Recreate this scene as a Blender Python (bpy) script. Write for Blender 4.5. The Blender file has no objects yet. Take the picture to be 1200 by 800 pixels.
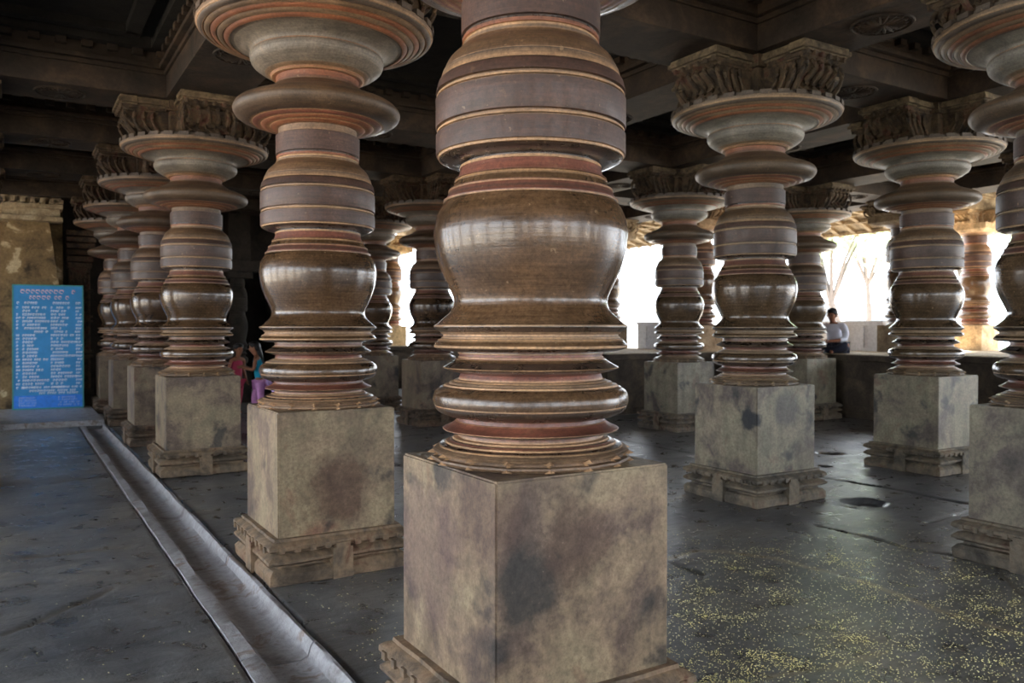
import bpy, bmesh, math, random
import numpy as np
from mathutils import Vector, Matrix, Euler, noise

# All plan measures are in block widths; S turns them into metres.
S = 0.70
CAMX, CAMY, EYE = -2.298, -3.580, 2.04
COL = bpy.context.scene.collection
pi = math.pi
AX = Vector((.8535, -.521)); AZ = Vector((.521, .8535))

def floor_at(px, py, h=0.0):
    """plan point (in block widths) seen at a pixel of the photograph, at height h"""
    Z = (EYE - h) * 960 / (py - 385); X = (px - 600) / 960 * Z
    return (X * .8535 + Z * .521 + CAMX, -X * .521 + Z * .8535 + CAMY)

# ------------------------------------------------------------------ objects
def link(name, me, mat=None, parent=None):
    o = bpy.data.objects.new(name, me); COL.objects.link(o)
    if mat is not None:
        if isinstance(mat, (list, tuple)):
            for m in mat: me.materials.append(m)
        else: me.materials.append(mat)
    if parent: o.parent = parent
    return o
def tag(o, label=None, cat=None, group=None, kind=None):
    if label: o['label'] = label
    if cat: o['category'] = cat
    if group: o['group'] = group
    if kind: o['kind'] = kind
    return o
def empty(name, loc=(0, 0, 0), rz=0):
    o = bpy.data.objects.new(name, None); COL.objects.link(o)
    o.location = loc; o.rotation_euler = (0, 0, rz); o.empty_display_size = .1
    return o
def copy_tree(o, parent=None):
    c = o.copy(); COL.objects.link(c); c.parent = parent
    for ch in list(o.children): copy_tree(ch, c)
    return c
def paint_tree(o, col):
    if o.type == 'MESH': o.color = col
    for c in o.children: paint_tree(c, col)

class MB:
    """collects shapes, links them as one mesh"""
    def __init__(s): s.v = []; s.f = []; s.c = []; s.hascol = False
    def add(s, v, f, col=None):
        n = len(s.v); s.v += [tuple(p) for p in v]; s.f += [tuple(i + n for i in q) for q in f]
        if col is not None: s.hascol = True
        s.c += [col if col is not None else (1, 1, 1)] * len(v)
    def box(s, a, b, col=None):
        x0, y0, z0 = a; x1, y1, z1 = b
        v = [(x0,y0,z0),(x1,y0,z0),(x1,y1,z0),(x0,y1,z0),(x0,y0,z1),(x1,y0,z1),(x1,y1,z1),(x0,y1,z1)]
        s.add(v, [(0,3,2,1),(4,5,6,7),(0,1,5,4),(1,2,6,5),(2,3,7,6),(3,0,4,7)], col)
    def prism(s, poly, z0, z1, top=1.0, col=None):
        n = len(poly); v = [(x, y, z0) for x, y in poly] + [(x * top, y * top, z1) for x, y in poly]
        f = [tuple(range(n - 1, -1, -1)), tuple(range(n, 2 * n))] + [(i, (i + 1) % n, n + (i + 1) % n, n + i) for i in range(n)]
        s.add(v, f, col)
    def tube(s, pts, r, n=7, flat=1.0):
        pts = [Vector(p) for p in pts]; rs = r if isinstance(r, (list, tuple)) else [r] * len(pts)
        v = []; f = []
        up = Vector((0, 0, 1))
        for i, p in enumerate(pts):
            t = (pts[min(i + 1, len(pts) - 1)] - pts[max(i - 1, 0)]).normalized()
            a = t.cross(up)
            if a.length < .15: a = t.cross(Vector((1, 0, 0)))
            a.normalize(); b = t.cross(a)
            for k in range(n):
                q = 2 * pi * k / n
                v.append(p + a * math.cos(q) * rs[i] + b * math.sin(q) * rs[i] * flat)
        for i in range(len(pts) - 1):
            for k in range(n):
                f.append((i*n+k, i*n+(k+1)%n, (i+1)*n+(k+1)%n, (i+1)*n+k))
        f.append(tuple(range(n))[::-1]); f.append(tuple((len(pts)-1)*n+k for k in range(n)))
        s.add(v, f)
    def ball(s, c, r, n=10, m=7, col=None):
        rx, ry, rz = r if isinstance(r, (tuple, list)) else (r, r, r)
        v = [(c[0], c[1], c[2]-rz)]
        for j in range(1, m):
            a = -pi/2 + pi*j/m
            for k in range(n):
                q = 2*pi*k/n; v.append((c[0]+rx*math.cos(a)*math.cos(q), c[1]+ry*math.cos(a)*math.sin(q), c[2]+rz*math.sin(a)))
        v.append((c[0], c[1], c[2]+rz)); f = []
        for k in range(n): f.append((0, 1+(k+1)%n, 1+k))
        for j in range(m-2):
            for k in range(n):
                a = 1+j*n; f.append((a+k, a+(k+1)%n, a+n+(k+1)%n, a+n+k))
        t = len(v)-1; a = 1+(m-2)*n
        for k in range(n): f.append((a+k, a+(k+1)%n, t))
        s.add(v, f, col)
    def build(s, name, mat, parent=None, smooth=None, bevel=0, scale=S, loc=None):
        me = bpy.data.meshes.new(name)
        me.from_pydata([(x*scale, y*scale, z*scale) for x, y, z in s.v], [], s.f)
        if s.hascol:
            at = me.color_attributes.new('tint', 'FLOAT_COLOR', 'POINT')
            at.data.foreach_set('color', np.array([(c[0], c[1], c[2], c[3] if len(c) > 3 else .12) for c in s.c], dtype=np.float32).ravel())
        if smooth is not None:
            me.shade_smooth(); me.set_sharp_from_angle(angle=math.radians(smooth))
        me.update()
        o = link(name, me, mat, parent)
        if loc: o.location = loc
        if bevel:
            m = o.modifiers.new('soft', 'BEVEL'); m.width = bevel; m.segments = 2; m.limit_method = 'ANGLE'
        return o

def cr(p, n=4):
    """smooth curve through profile points"""
    out = []
    q = [p[0]] + list(p) + [p[-1]]
    for i in range(1, len(q) - 2):
        for k in range(n):
            t = k / n; r = []
            for a, b, c, d in zip(q[i-1][:2], q[i][:2], q[i+1][:2], q[i+2][:2]):
                r.append(.5*((2*b)+(-a+c)*t+(2*a-5*b+4*c-d)*t*t+(-a+3*b-3*c+d)*t**3))
            out.append((r[0], r[1], q[i][2]))
    out.append(p[-1]); return out
def lathe(mb, prof, n=96, wob=0.0, fold=None):
    v = []; c = []; f = []
    for i, (h, r, col) in enumerate(prof):
        for k in range(n):
            a = 2*pi*k/n; rr = r
            if wob: rr *= 1 + wob*noise.noise(Vector((math.cos(a)*1.6, math.sin(a)*1.6, h*4)))
            v.append((rr*math.cos(a), rr*math.sin(a), h)); c.append(col)
    for i in range(len(prof)-1):
        for k in range(n): f.append((i*n+k, i*n+(k+1)%n, (i+1)*n+(k+1)%n, (i+1)*n+k))
    f.append(tuple(range(n-1, -1, -1))); f.append(tuple((len(prof)-1)*n+k for k in range(n)))
    m = len(mb.v); mb.v += v; mb.c += c; mb.hascol = True; mb.f += [tuple(i+m for i in q) for q in f]

# ------------------------------------------------------------------ materials
class NT:
    def __init__(s, name):
        s.m = bpy.data.materials.new(name); s.m.use_nodes = True
        s.t = s.m.node_tree; s.t.nodes.clear()
        s.out = s.n('ShaderNodeOutputMaterial'); s.b = s.n('ShaderNodeBsdfPrincipled')
        s.l(s.b.outputs[0], s.out.inputs[0])
    def n(s, ty, **k):
        o = s.t.nodes.new(ty)
        for a, b in k.items(): setattr(o, a, b)
        return o
    def l(s, a, b): s.t.links.new(a, b)
    def set(s, **k):
        for a, b in k.items(): s.b.inputs[a.replace('_', ' ')].default_value = b
    def coords(s, scale=(1, 1, 1), rnd=True):
        tc = s.n('ShaderNodeTexCoord'); mp = s.n('ShaderNodeMapping'); mp.inputs['Scale'].default_value = scale
        src = tc.outputs['Object']
        if rnd:
            oi = s.n('ShaderNodeObjectInfo'); ml = s.n('ShaderNodeVectorMath', operation='SCALE'); 
            cb = s.n('ShaderNodeCombineXYZ'); s.l(oi.outputs['Random'], cb.inputs[0]); s.l(oi.outputs['Random'], cb.inputs[1]); s.l(oi.outputs['Random'], cb.inputs[2])
            s.l(cb.outputs[0], ml.inputs[0]); ml.inputs['Scale'].default_value = 37.0
            ad = s.n('ShaderNodeVectorMath', operation='ADD'); s.l(src, ad.inputs[0]); s.l(ml.outputs[0], ad.inputs[1]); src = ad.outputs[0]
        s.l(src, mp.inputs[0]); return mp.outputs[0]
    def noise(s, vec, scale, detail=6, rough=.6, dist=0):
        o = s.n('ShaderNodeTexNoise'); o.inputs['Scale'].default_value = scale; o.inputs['Detail'].default_value = detail
        o.inputs['Roughness'].default_value = rough; o.inputs['Distortion'].default_value = dist
        s.l(vec, o.inputs['Vector']); return o.outputs[0]
    def ramp(s, fac, stops):
        o = s.n('ShaderNodeValToRGB'); e = o.color_ramp.elements
        while len(e) > 1: e.remove(e[-1])
        e[0].position = stops[0][0]; e[0].color = col4(stops[0][1])
        for p, c in stops[1:]:
            q = e.new(p); q.color = col4(c)
        s.l(fac, o.inputs[0]); return o.outputs[0]
    def mix(s, a, b, fac, mode='MIX'):
        o = s.n('ShaderNodeMix', data_type='RGBA', blend_type=mode)
        for v, i in ((a, 6), (b, 7), (fac, 0)):
            if hasattr(v, 'links'): s.l(v, o.inputs[i])
            else: o.inputs[i].default_value = col4(v) if i else v
        return o.outputs[2]
    def bump(s, fac, strength=.3, dist=.01, prev=None):
        o = s.n('ShaderNodeBump'); o.inputs['Strength'].default_value = strength; o.inputs['Distance'].default_value = dist
        s.l(fac, o.inputs['Height'])
        if prev: s.l(prev, o.inputs['Normal'])
        return o.outputs[0]
def col4(c):
    if isinstance(c, (int, float)): return (c, c, c, 1)
    return (c[0], c[1], c[2], 1)
def hx(r, g, b):
    f = lambda v: (v/255/12.92 if v/255 <= .04045 else ((v/255+.055)/1.055)**2.4)
    return (f(r), f(g), f(b))

def mat_turned():
    t = NT('polished_soapstone'); co = t.coords()
    at = t.n('ShaderNodeAttribute', attribute_name='tint')
    oi = t.n('ShaderNodeObjectInfo')
    n1 = t.noise(co, 2.6, 7, .65, .6); n2 = t.noise(co, 14, 8, .7); n3 = t.noise(t.coords((3, 3, 60)), 1.5, 6, .65)
    c = t.mix(at.outputs['Color'], oi.outputs['Color'], 1.0, 'MULTIPLY')
    v = t.ramp(n1, [(.25, .38), (.48, .92), (.75, 1.55)])
    c = t.mix(c, v, 1.0, 'MULTIPLY')
    v2 = t.ramp(n3, [(.3, .62), (.7, 1.32)])
    n5 = t.noise(co, 70, 7, .75)
    c = t.mix(c, t.ramp(n5, [(.32, .55), (.5, 1.0), (.68, 1.35)]), 1.0, 'MULTIPLY')
    chip = t.ramp(t.noise(co, 38, 5, .6), [(.66, 0), (.70, 1)])
    c = t.mix(c, v2, 1.0, 'MULTIPLY')
    dust = t.ramp(n2, [(.60, 0), (.74, 1)])
    c = t.mix(c, hx(150, 120, 88), t.mix(0, dust, .45), 'MIX'); c = t.mix(c, hx(168, 140, 108), t.mix(0, chip, .45), 'MIX')
    t.l(c, t.b.inputs['Base Color'])
    g = t.mix(.62, t.ramp(n2, [(.3, .13), (.7, .28)]), at.outputs['Alpha'])
    t.l(g, t.b.inputs['Roughness'])
    cw = t.n('ShaderNodeMath', operation='MULTIPLY'); t.l(at.outputs['Alpha'], cw.inputs[0]); cw.inputs[1].default_value = .3; t.l(cw.outputs[0], t.b.inputs['Coat Weight'])
    t.set(Specular_IOR_Level=.6, Coat_Roughness=.10)
    b = t.bump(n2, .2, .006); b = t.bump(n3, .25, .004, b); b = t.bump(n5, .25, .002, b); t.l(b, t.b.inputs['Normal'])
    return t.m
def mat_block(name='plinth_stone', rough=.55, smudge=()):
    t = NT(name); co = t.coords(); cs = t.coords((1.6, 1.6, .35))
    oi = t.n('ShaderNodeObjectInfo')
    n1 = t.noise(co, 2.1, 5, .6, .5); n2 = t.noise(co, 9, 8, .7); n3 = t.noise(cs, 4, 6, .6); n4 = t.noise(co, 55, 6, .7)
    c = t.ramp(n1, [(.25, hx(70, 62, 58)), (.38, hx(104, 88, 78)), (.47, hx(138, 120, 100)), (.58, hx(146, 132, 108)), (.68, hx(128, 98, 80)), (.8, hx(98, 74, 66))])
    dk = t.ramp(t.noise(co, 3.6, 5, .55, .3), [(.56, 0), (.66, 1)])
    c = t.mix(c, hx(52, 50, 50), t.mix(0, dk, .85))
    st = t.ramp(n3, [(.3, .66), (.55, 1.05), (.8, 1.3)]); c = t.mix(c, st, 1, 'MULTIPLY')
    v = t.ramp(n2, [(.3, .72), (.7, 1.22)]); c = t.mix(c, v, 1, 'MULTIPLY')
    for (px, py, pz), r, cc, k in smudge:
        sub = t.n('ShaderNodeVectorMath', operation='DISTANCE'); tcn = t.n('ShaderNodeTexCoord'); t.l(tcn.outputs['Object'], sub.inputs[0]); sub.inputs[1].default_value = (px*S, py*S, pz*S)
        ad = t.n('ShaderNodeMath', operation='MULTIPLY_ADD'); t.l(t.noise(tcn.outputs['Object'], 9, 6, .65), ad.inputs[0]); ad.inputs[1].default_value = -r*S*1.6; t.l(sub.outputs['Value'], ad.inputs[2])
        mk = t.ramp(ad.outputs[0], [(0.0, k), (max(.01, r*S*.30), 0)]) if False else t.ramp(ad.outputs[0], [(0.001, k), (r*S*.45, 0)])
        c = t.mix(c, cc, mk)
    g4 = t.ramp(n4, [(.35, .72), (.5, 1.0), (.62, 1.2)]); c = t.mix(c, g4, 1, 'MULTIPLY')
    sp = t.ramp(n4, [(.66, 0), (.74, 1)]); c = t.mix(c, hx(190, 176, 150), t.mix(0, sp, .4))
    c = t.mix(c, oi.outputs['Color'], 1, 'MULTIPLY')
    t.l(c, t.b.inputs['Base Color']); t.set(Roughness=rough, Specular_IOR_Level=.45)
    b = t.bump(n4, .35, .004); b = t.bump(n2, .3, .01, b); t.l(b, t.b.inputs['Normal'])
    return t.m
def mat_stone(name, stops, scale=4, rough=.8, bump=.5, spec=.3, fine=30):
    t = NT(name); co = t.coords()
    n1 = t.noise(co, scale, 7, .65, .5); n2 = t.noise(co, fine, 6, .7)
    oi = t.n('ShaderNodeObjectInfo')
    c = t.ramp(n1, stops); c = t.mix(c, t.ramp(n2, [(.3, .7), (.7, 1.25)]), 1, 'MULTIPLY')
    c = t.mix(c, oi.outputs['Color'], 1, 'MULTIPLY')
    t.l(c, t.b.inputs['Base Color']); t.set(Roughness=rough, Specular_IOR_Level=spec)
    b = t.bump(n2, bump, .006); b = t.bump(n1, bump*.7, .03, b); t.l(b, t.b.inputs['Normal'])
    return t.m
def mat_floor():
    t = NT('worn_slate_floor'); co = t.coords((1, 1, 1), False)
    at = t.n('ShaderNodeAttribute', attribute_name='tint'); sp = t.n('ShaderNodeSeparateColor'); t.l(at.outputs['Color'], sp.inputs[0])
    n1 = t.noise(co, .9, 6, .6, .4); n2 = t.noise(co, 6, 8, .7, .5); n3 = t.noise(co, 60, 6, .7)
    c = t.ramp(n1, [(.3, hx(74, 77, 82)), (.5, hx(104, 105, 107)), (.7, hx(130, 124, 114))])
    c = t.mix(c, t.ramp(n2, [(.3, .5), (.5, .95), (.7, 1.5)]), 1, 'MULTIPLY')
    cs = t.coords((1.2, 5, 1), False); c = t.mix(c, t.ramp(t.noise(cs, 3, 7, .7, 1.2), [(.35, .62), (.6, 1.12)]), 1, 'MULTIPLY')
    c = t.mix(c, hx(160, 144, 116), sp.outputs[0])
    c = t.mix(c, hx(20, 19, 18), sp.outputs[1])
    t.l(c, t.b.inputs['Base Color'])
    t.l(t.ramp(n2, [(.3, .2), (.7, .46)]), t.b.inputs['Roughness']); t.set(Specular_IOR_Level=.75)
    b = t.bump(n3, .4, .003); b = t.bump(n2, .7, .010, b); t.l(b, t.b.inputs['Normal'])
    return t.m
def mat_plain(name, c, rough=.7, n=0.15, scale=20, spec=.3, bump=.1, trans=0):
    t = NT(name); co = t.coords(); k = t.noise(co, scale, 5, .6)
    oi = t.n('ShaderNodeObjectInfo')
    cc = t.mix(c, t.ramp(k, [(.3, 1-n), (.7, 1+n)]), 1, 'MULTIPLY')
    t.l(cc, t.b.inputs['Base Color']); t.set(Roughness=rough, Specular_IOR_Level=spec)
    if bump: t.l(t.bump(k, bump, .005), t.b.inputs['Normal'])
    return t.m

M = {}
M['turned'] = mat_turned()
M['block'] = mat_block()
M['base'] = mat_stone('plinth_moulding_stone', [(.3, hx(58, 50, 45)), (.45, hx(104, 92, 80)), (.56, hx(136, 116, 96)), (.66, hx(104, 76, 62)), (.75, hx(70, 60, 54))], 5, .7)
M['carved'] = mat_stone('painted_carved_stone', [(.3, hx(36, 31, 28)), (.45, hx(74, 60, 48)), (.55, hx(100, 82, 64)), (.64, hx(88, 54, 44)), (.75, hx(50, 44, 40))], 9, .75)
M['cornice'] = mat_stone('dusty_cornice_stone', [(.3, hx(56, 47, 40)), (.46, hx(104, 88, 70)), (.6, hx(136, 116, 92)), (.72, hx(100, 64, 50))], 8, .8)
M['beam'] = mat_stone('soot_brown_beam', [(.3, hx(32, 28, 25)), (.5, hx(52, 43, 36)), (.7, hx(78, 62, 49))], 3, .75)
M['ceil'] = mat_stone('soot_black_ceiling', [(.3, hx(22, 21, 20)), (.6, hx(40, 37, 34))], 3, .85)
M['sandy'] = mat_stone('pale_weathered_stone', [(.3, hx(120, 104, 84)), (.5, hx(172, 152, 122)), (.7, hx(200, 184, 154))], 5, .85)
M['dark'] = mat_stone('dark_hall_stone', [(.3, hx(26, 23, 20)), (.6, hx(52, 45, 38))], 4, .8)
M['platform'] = mat_stone('dark_platform_stone', [(.3, hx(44, 38, 32)), (.5, hx(70, 60, 50)), (.7, hx(92, 80, 64))], 3, .75)
M['gutter'] = mat_stone('pale_gutter_stone', [(.3, hx(96, 92, 92)), (.42, hx(140, 137, 138)), (.55, hx(160, 160, 164)), (.64, hx(120, 104, 92)), (.75, hx(150, 146, 144))], 5, .4, .6, .5)
M['plaster'] = mat_stone('peeling_plaster_wall', [(.34, hx(60, 50, 38)), (.45, hx(116, 96, 68)), (.55, hx(136, 112, 78)), (.60, hx(196, 176, 140)), (.7, hx(150, 128, 94))], 1.8, .85)
M['white'] = mat_plain('white_paint_and_lit_parapet', hx(225, 225, 228), .8)
M['ground'] = mat_plain('pale_dry_ground', hx(196, 184, 166), .95, .2, 1.5)
M['floor'] = mat_floor()

# ------------------------------------------------------------------ turned pillar
DK = hx(66, 52, 43)+(.8,); BR = hx(90, 69, 50)+(1.0,); CM = hx(174, 140, 106); RD = hx(116, 70, 56)+(.35,); OR = hx(140, 88, 62)
GY = hx(92, 78, 68); BG = hx(128, 119, 109); PU = hx(80, 57, 48)+(.18,); DS = hx(122, 98, 76); DM = hx(92, 74, 58); BM = hx(106, 82, 61)
def shaft_profile():
    p = []
    a = lambda *q: p.extend(q)
    a((1.442,.472,DS),(1.447,.474,CM),(1.453,.468,DK),(1.458,.450,DK),(1.460,.440,CM),(1.467,.436,CM),(1.470,.420,RD),(1.477,.414,DK),(1.479,.404,CM),(1.486,.400,CM),(1.490,.375,CM),(1.508,.372,RD))
    a(*cr([(1.509,.378,RD),(1.517,.415,DK),(1.524,.446,DK),(1.530,.454,CM)],3)); a((1.534,.452,RD))
    a(*cr([(1.536,.446,RD),(1.546,.424,RD),(1.558,.402,RD),(1.570,.388,CM)],3)); a((1.572,.380,RD),(1.590,.378,RD),(1.592,.385,CM),(1.597,.404,CM))
    a(*cr([(1.599,.43,DK),(1.615,.470,DK),(1.632,.490,DK),(1.646,.495,BR)],3)); a((1.648,.488,CM),(1.653,.488,CM))
    a(*cr([(1.655,.500,BR),(1.675,.505,BR),(1.700,.503,BR),(1.722,.493,BR),(1.740,.472,BR),(1.748,.455,DS)],4)); a((1.750,.448,CM),(1.757,.446,CM),(1.760,.424,DS),(1.770,.418,DS),(1.773,.398,CM),(1.780,.392,DS),(1.783,.372,CM),(1.795,.37,RD),(1.812,.362,RD))
    a(*cr([(1.816,.378,RD),(1.826,.415,DK),(1.836,.446,DK),(1.842,.454,CM)],3)); a((1.846,.451,DK))
    a(*cr([(1.848,.446,DK),(1.862,.422,DK),(1.876,.398,BR),(1.888,.386,CM)],3)); a((1.890,.376,RD),(1.898,.376,CM),(1.900,.37,RD),(1.912,.37,RD),(1.914,.376,CM),(1.924,.376,DK))
    a((1.927,.440,DK),(1.934,.475,DK),(1.941,.492,DK),(1.948,.500,CM),(1.954,.500,CM),(1.960,.496,BR),(1.974,.486,BR),(1.987,.476,CM),(1.990,.462,DS),(1.998,.460,CM),(2.000,.452,DS),(2.012,.452,CM),(2.014,.462,DS),(2.022,.466,DS))
    a((2.026,.470,DK),(2.036,.490,DK),(2.048,.500,DK),(2.056,.500,CM),(2.060,.493,BR))
    a(*cr([(2.063,.486,BR),(2.09,.455,BR),(2.131,.412,BR),(2.172,.397,BR),(2.206,.402,BR),(2.256,.424,BR),(2.339,.462,BR),(2.422,.487,BR),(2.505,.4985,BR),(2.54,.499,BR),(2.583,.492,BR),(2.62,.482,BR),(2.655,.464,BR),(2.682,.444,BR)],4))
    a((2.684,.450,CM),(2.694,.450,RD),(2.698,.441,RD),(2.715,.430,PU),(2.735,.421,RD),(2.737,.425,CM),(2.745,.424,RD),(2.748,.410,BR),(2.775,.398,BR),(2.791,.391,CM),(2.794,.394,BR),(2.802,.392,RD),(2.806,.378,RD),(2.83,.368,RD),(2.855,.362,RD),(2.857,.366,CM),(2.870,.364,CM),(2.873,.352,DK),(2.88,.352,DK))
    a(*cr([(2.882,.37,DK),(2.884,.41,DK),(2.892,.445,DK),(2.906,.468,BR)],3)); a((2.908,.476,CM),(2.918,.478,CM),(2.922,.486,PU),(2.935,.488,PU))
    def groove(h, r):
        a((h, r, PU),(h+.003, r-.016, DS),(h+.010, r-.017, DS),(h+.013, r-.006, CM),(h+.022, r-.006, CM),(h+.025, r-.018, DS),(h+.032, r-.018, DS),(h+.035, r-.001, PU))
    a((3.022,.488,PU)); groove(3.024,.488); a((3.063,.489,PU),(3.20,.489,PU)); groove(3.203,.489); a((3.242,.487,PU),(3.288,.476,PU),(3.297,.470,DK),(3.300,.466,CM),(3.345,.452,GY),(3.348,.446,CM))
    BM2 = BM+(.35,)
    a(*cr([(3.352,.446,BM2),(3.375,.437,BM2),(3.405,.420,BM2),(3.430,.394,BM2),(3.452,.370,BM2),(3.468,.360,CM)],3))
    a((3.471,.350,DS),(3.486,.350,DS),(3.489,.342,CM),(3.500,.342,CM),(3.503,.352,OR),(3.520,.352,OR),(3.523,.344,DK),(3.534,.344,DK),(3.538,.357,PU),(3.696,.357,PU),(3.702,.350,PU),(3.704,.338,DS))
    return p
N = 96
def make_bracket(parent, h0=4.66, h1=5.20, L=1.02, w=.30, core=.42, mat='carved'):
    k = h1 - h0
    m = MB(); m.box((-core,-core,h0),(core,core,h0+.70*k)); m.box((-core-.04,-core-.04,h0+.70*k),(core+.04,core+.04,h0+.78*k)); m.box((-core,-core,h0+.78*k),(core,core,h1-.002))
    br = m.build('bracket', M[mat], parent, bevel=.006)
    pr = [(.70,0),(.80,.03),(.86,.09),(.84,.17),(.80,.24),(.82,.33),(.88,.42),(.935,.52),(.95,.60),(.93,.66),(.97,.70),(1.0,.74),(1.0,.80),(1.02,.83),(1.02,1.0)]
    pr = [(r*L/1.02, h0+q*k*.998) for r, q in pr]
    arm = MB()
    n = len(pr); v = []
    for y in (-w, w):
        for r, h in pr: v.append((r, y*(1.0 if h < h0+.68*k else 1.10), h))
        v.append((core-.03, y*1.10, h1-.002*k)); v.append((core-.03, y, h0))
    q = n+2; f = [tuple(range(q)), tuple(range(2*q-1, q-1, -1))] + [(i, q+i, q+(i+1)%q, (i+1)%q) for i in range(q)]
    arm.add(v, f)
    # wavy ridges down the end face and scrolls along the flanks
    for j in range(5):
        y = -w*.84 + j*w*.42
        pts = [(r+.012, y + .018*math.sin(i*1.3), h) for i, (r, h) in enumerate(pr[:10])]
        arm.tube(pts, [.022+.012*math.sin(i*.9)**2 for i in range(10)], 6)
    for sgn in (-1, 1):
        for j in range(4):
            x0 = core + .06 + j*.115
            pts = []
            for i in range(8):
                t = i/7; pts.append(((x0 + .10*math.sin(t*2.6) + .07*t)*L/1.02, sgn*(w+.01+.03*math.sin(t*pi)), h0+k*(.04+.60*t)))
            arm.tube(pts, [.026,.034,.03,.022,.02,.028,.03,.02], 6)
        arm.tube([(core,sgn*w*1.06,h0+.685*k),(.93*L/1.02,sgn*w*1.06,h0+.685*k)], .02, 6)
    for q in range(6):
        yy = -w*1.02 + q*w*.408
        arm.tube([(1.0*L/1.02, yy, h0+.71*k), (1.012*L/1.02, yy, h0+.81*k)], .03, 6)
    first = arm.build('bracket_arm', M[mat], br, smooth=35)
    cn = MB()
    for z0, z1, e in ((.79,.84,.0),(.84,.93,.035),(.93,.999,.015)):
        cn.prism([(core-.02,-w*1.1-e),(L*.80,-w*1.1-e),(L*.80,-w*1.1-e-.03),(L+e,-w*1.1-e-.03),(L+e,w*1.1+e+.03),(L*.80,w*1.1+e+.03),(L*.80,w*1.1+e),(core-.02,w*1.1+e)], h0+z0*k, h0+z1*k)
    first2 = cn.build('bracket_cornice', M['cornice'] if mat == 'carved' else M[mat], br, bevel=.005)
    for a in (1, 2, 3):
        c = first2.copy(); COL.objects.link(c); c.parent = br; c.rotation_euler = (0, 0, a*pi/2)
    for a in (1, 2, 3):
        c = first.copy(); COL.objects.link(c); c.parent = br; c.rotation_euler = (0, 0, a*pi/2)
    return br

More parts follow.
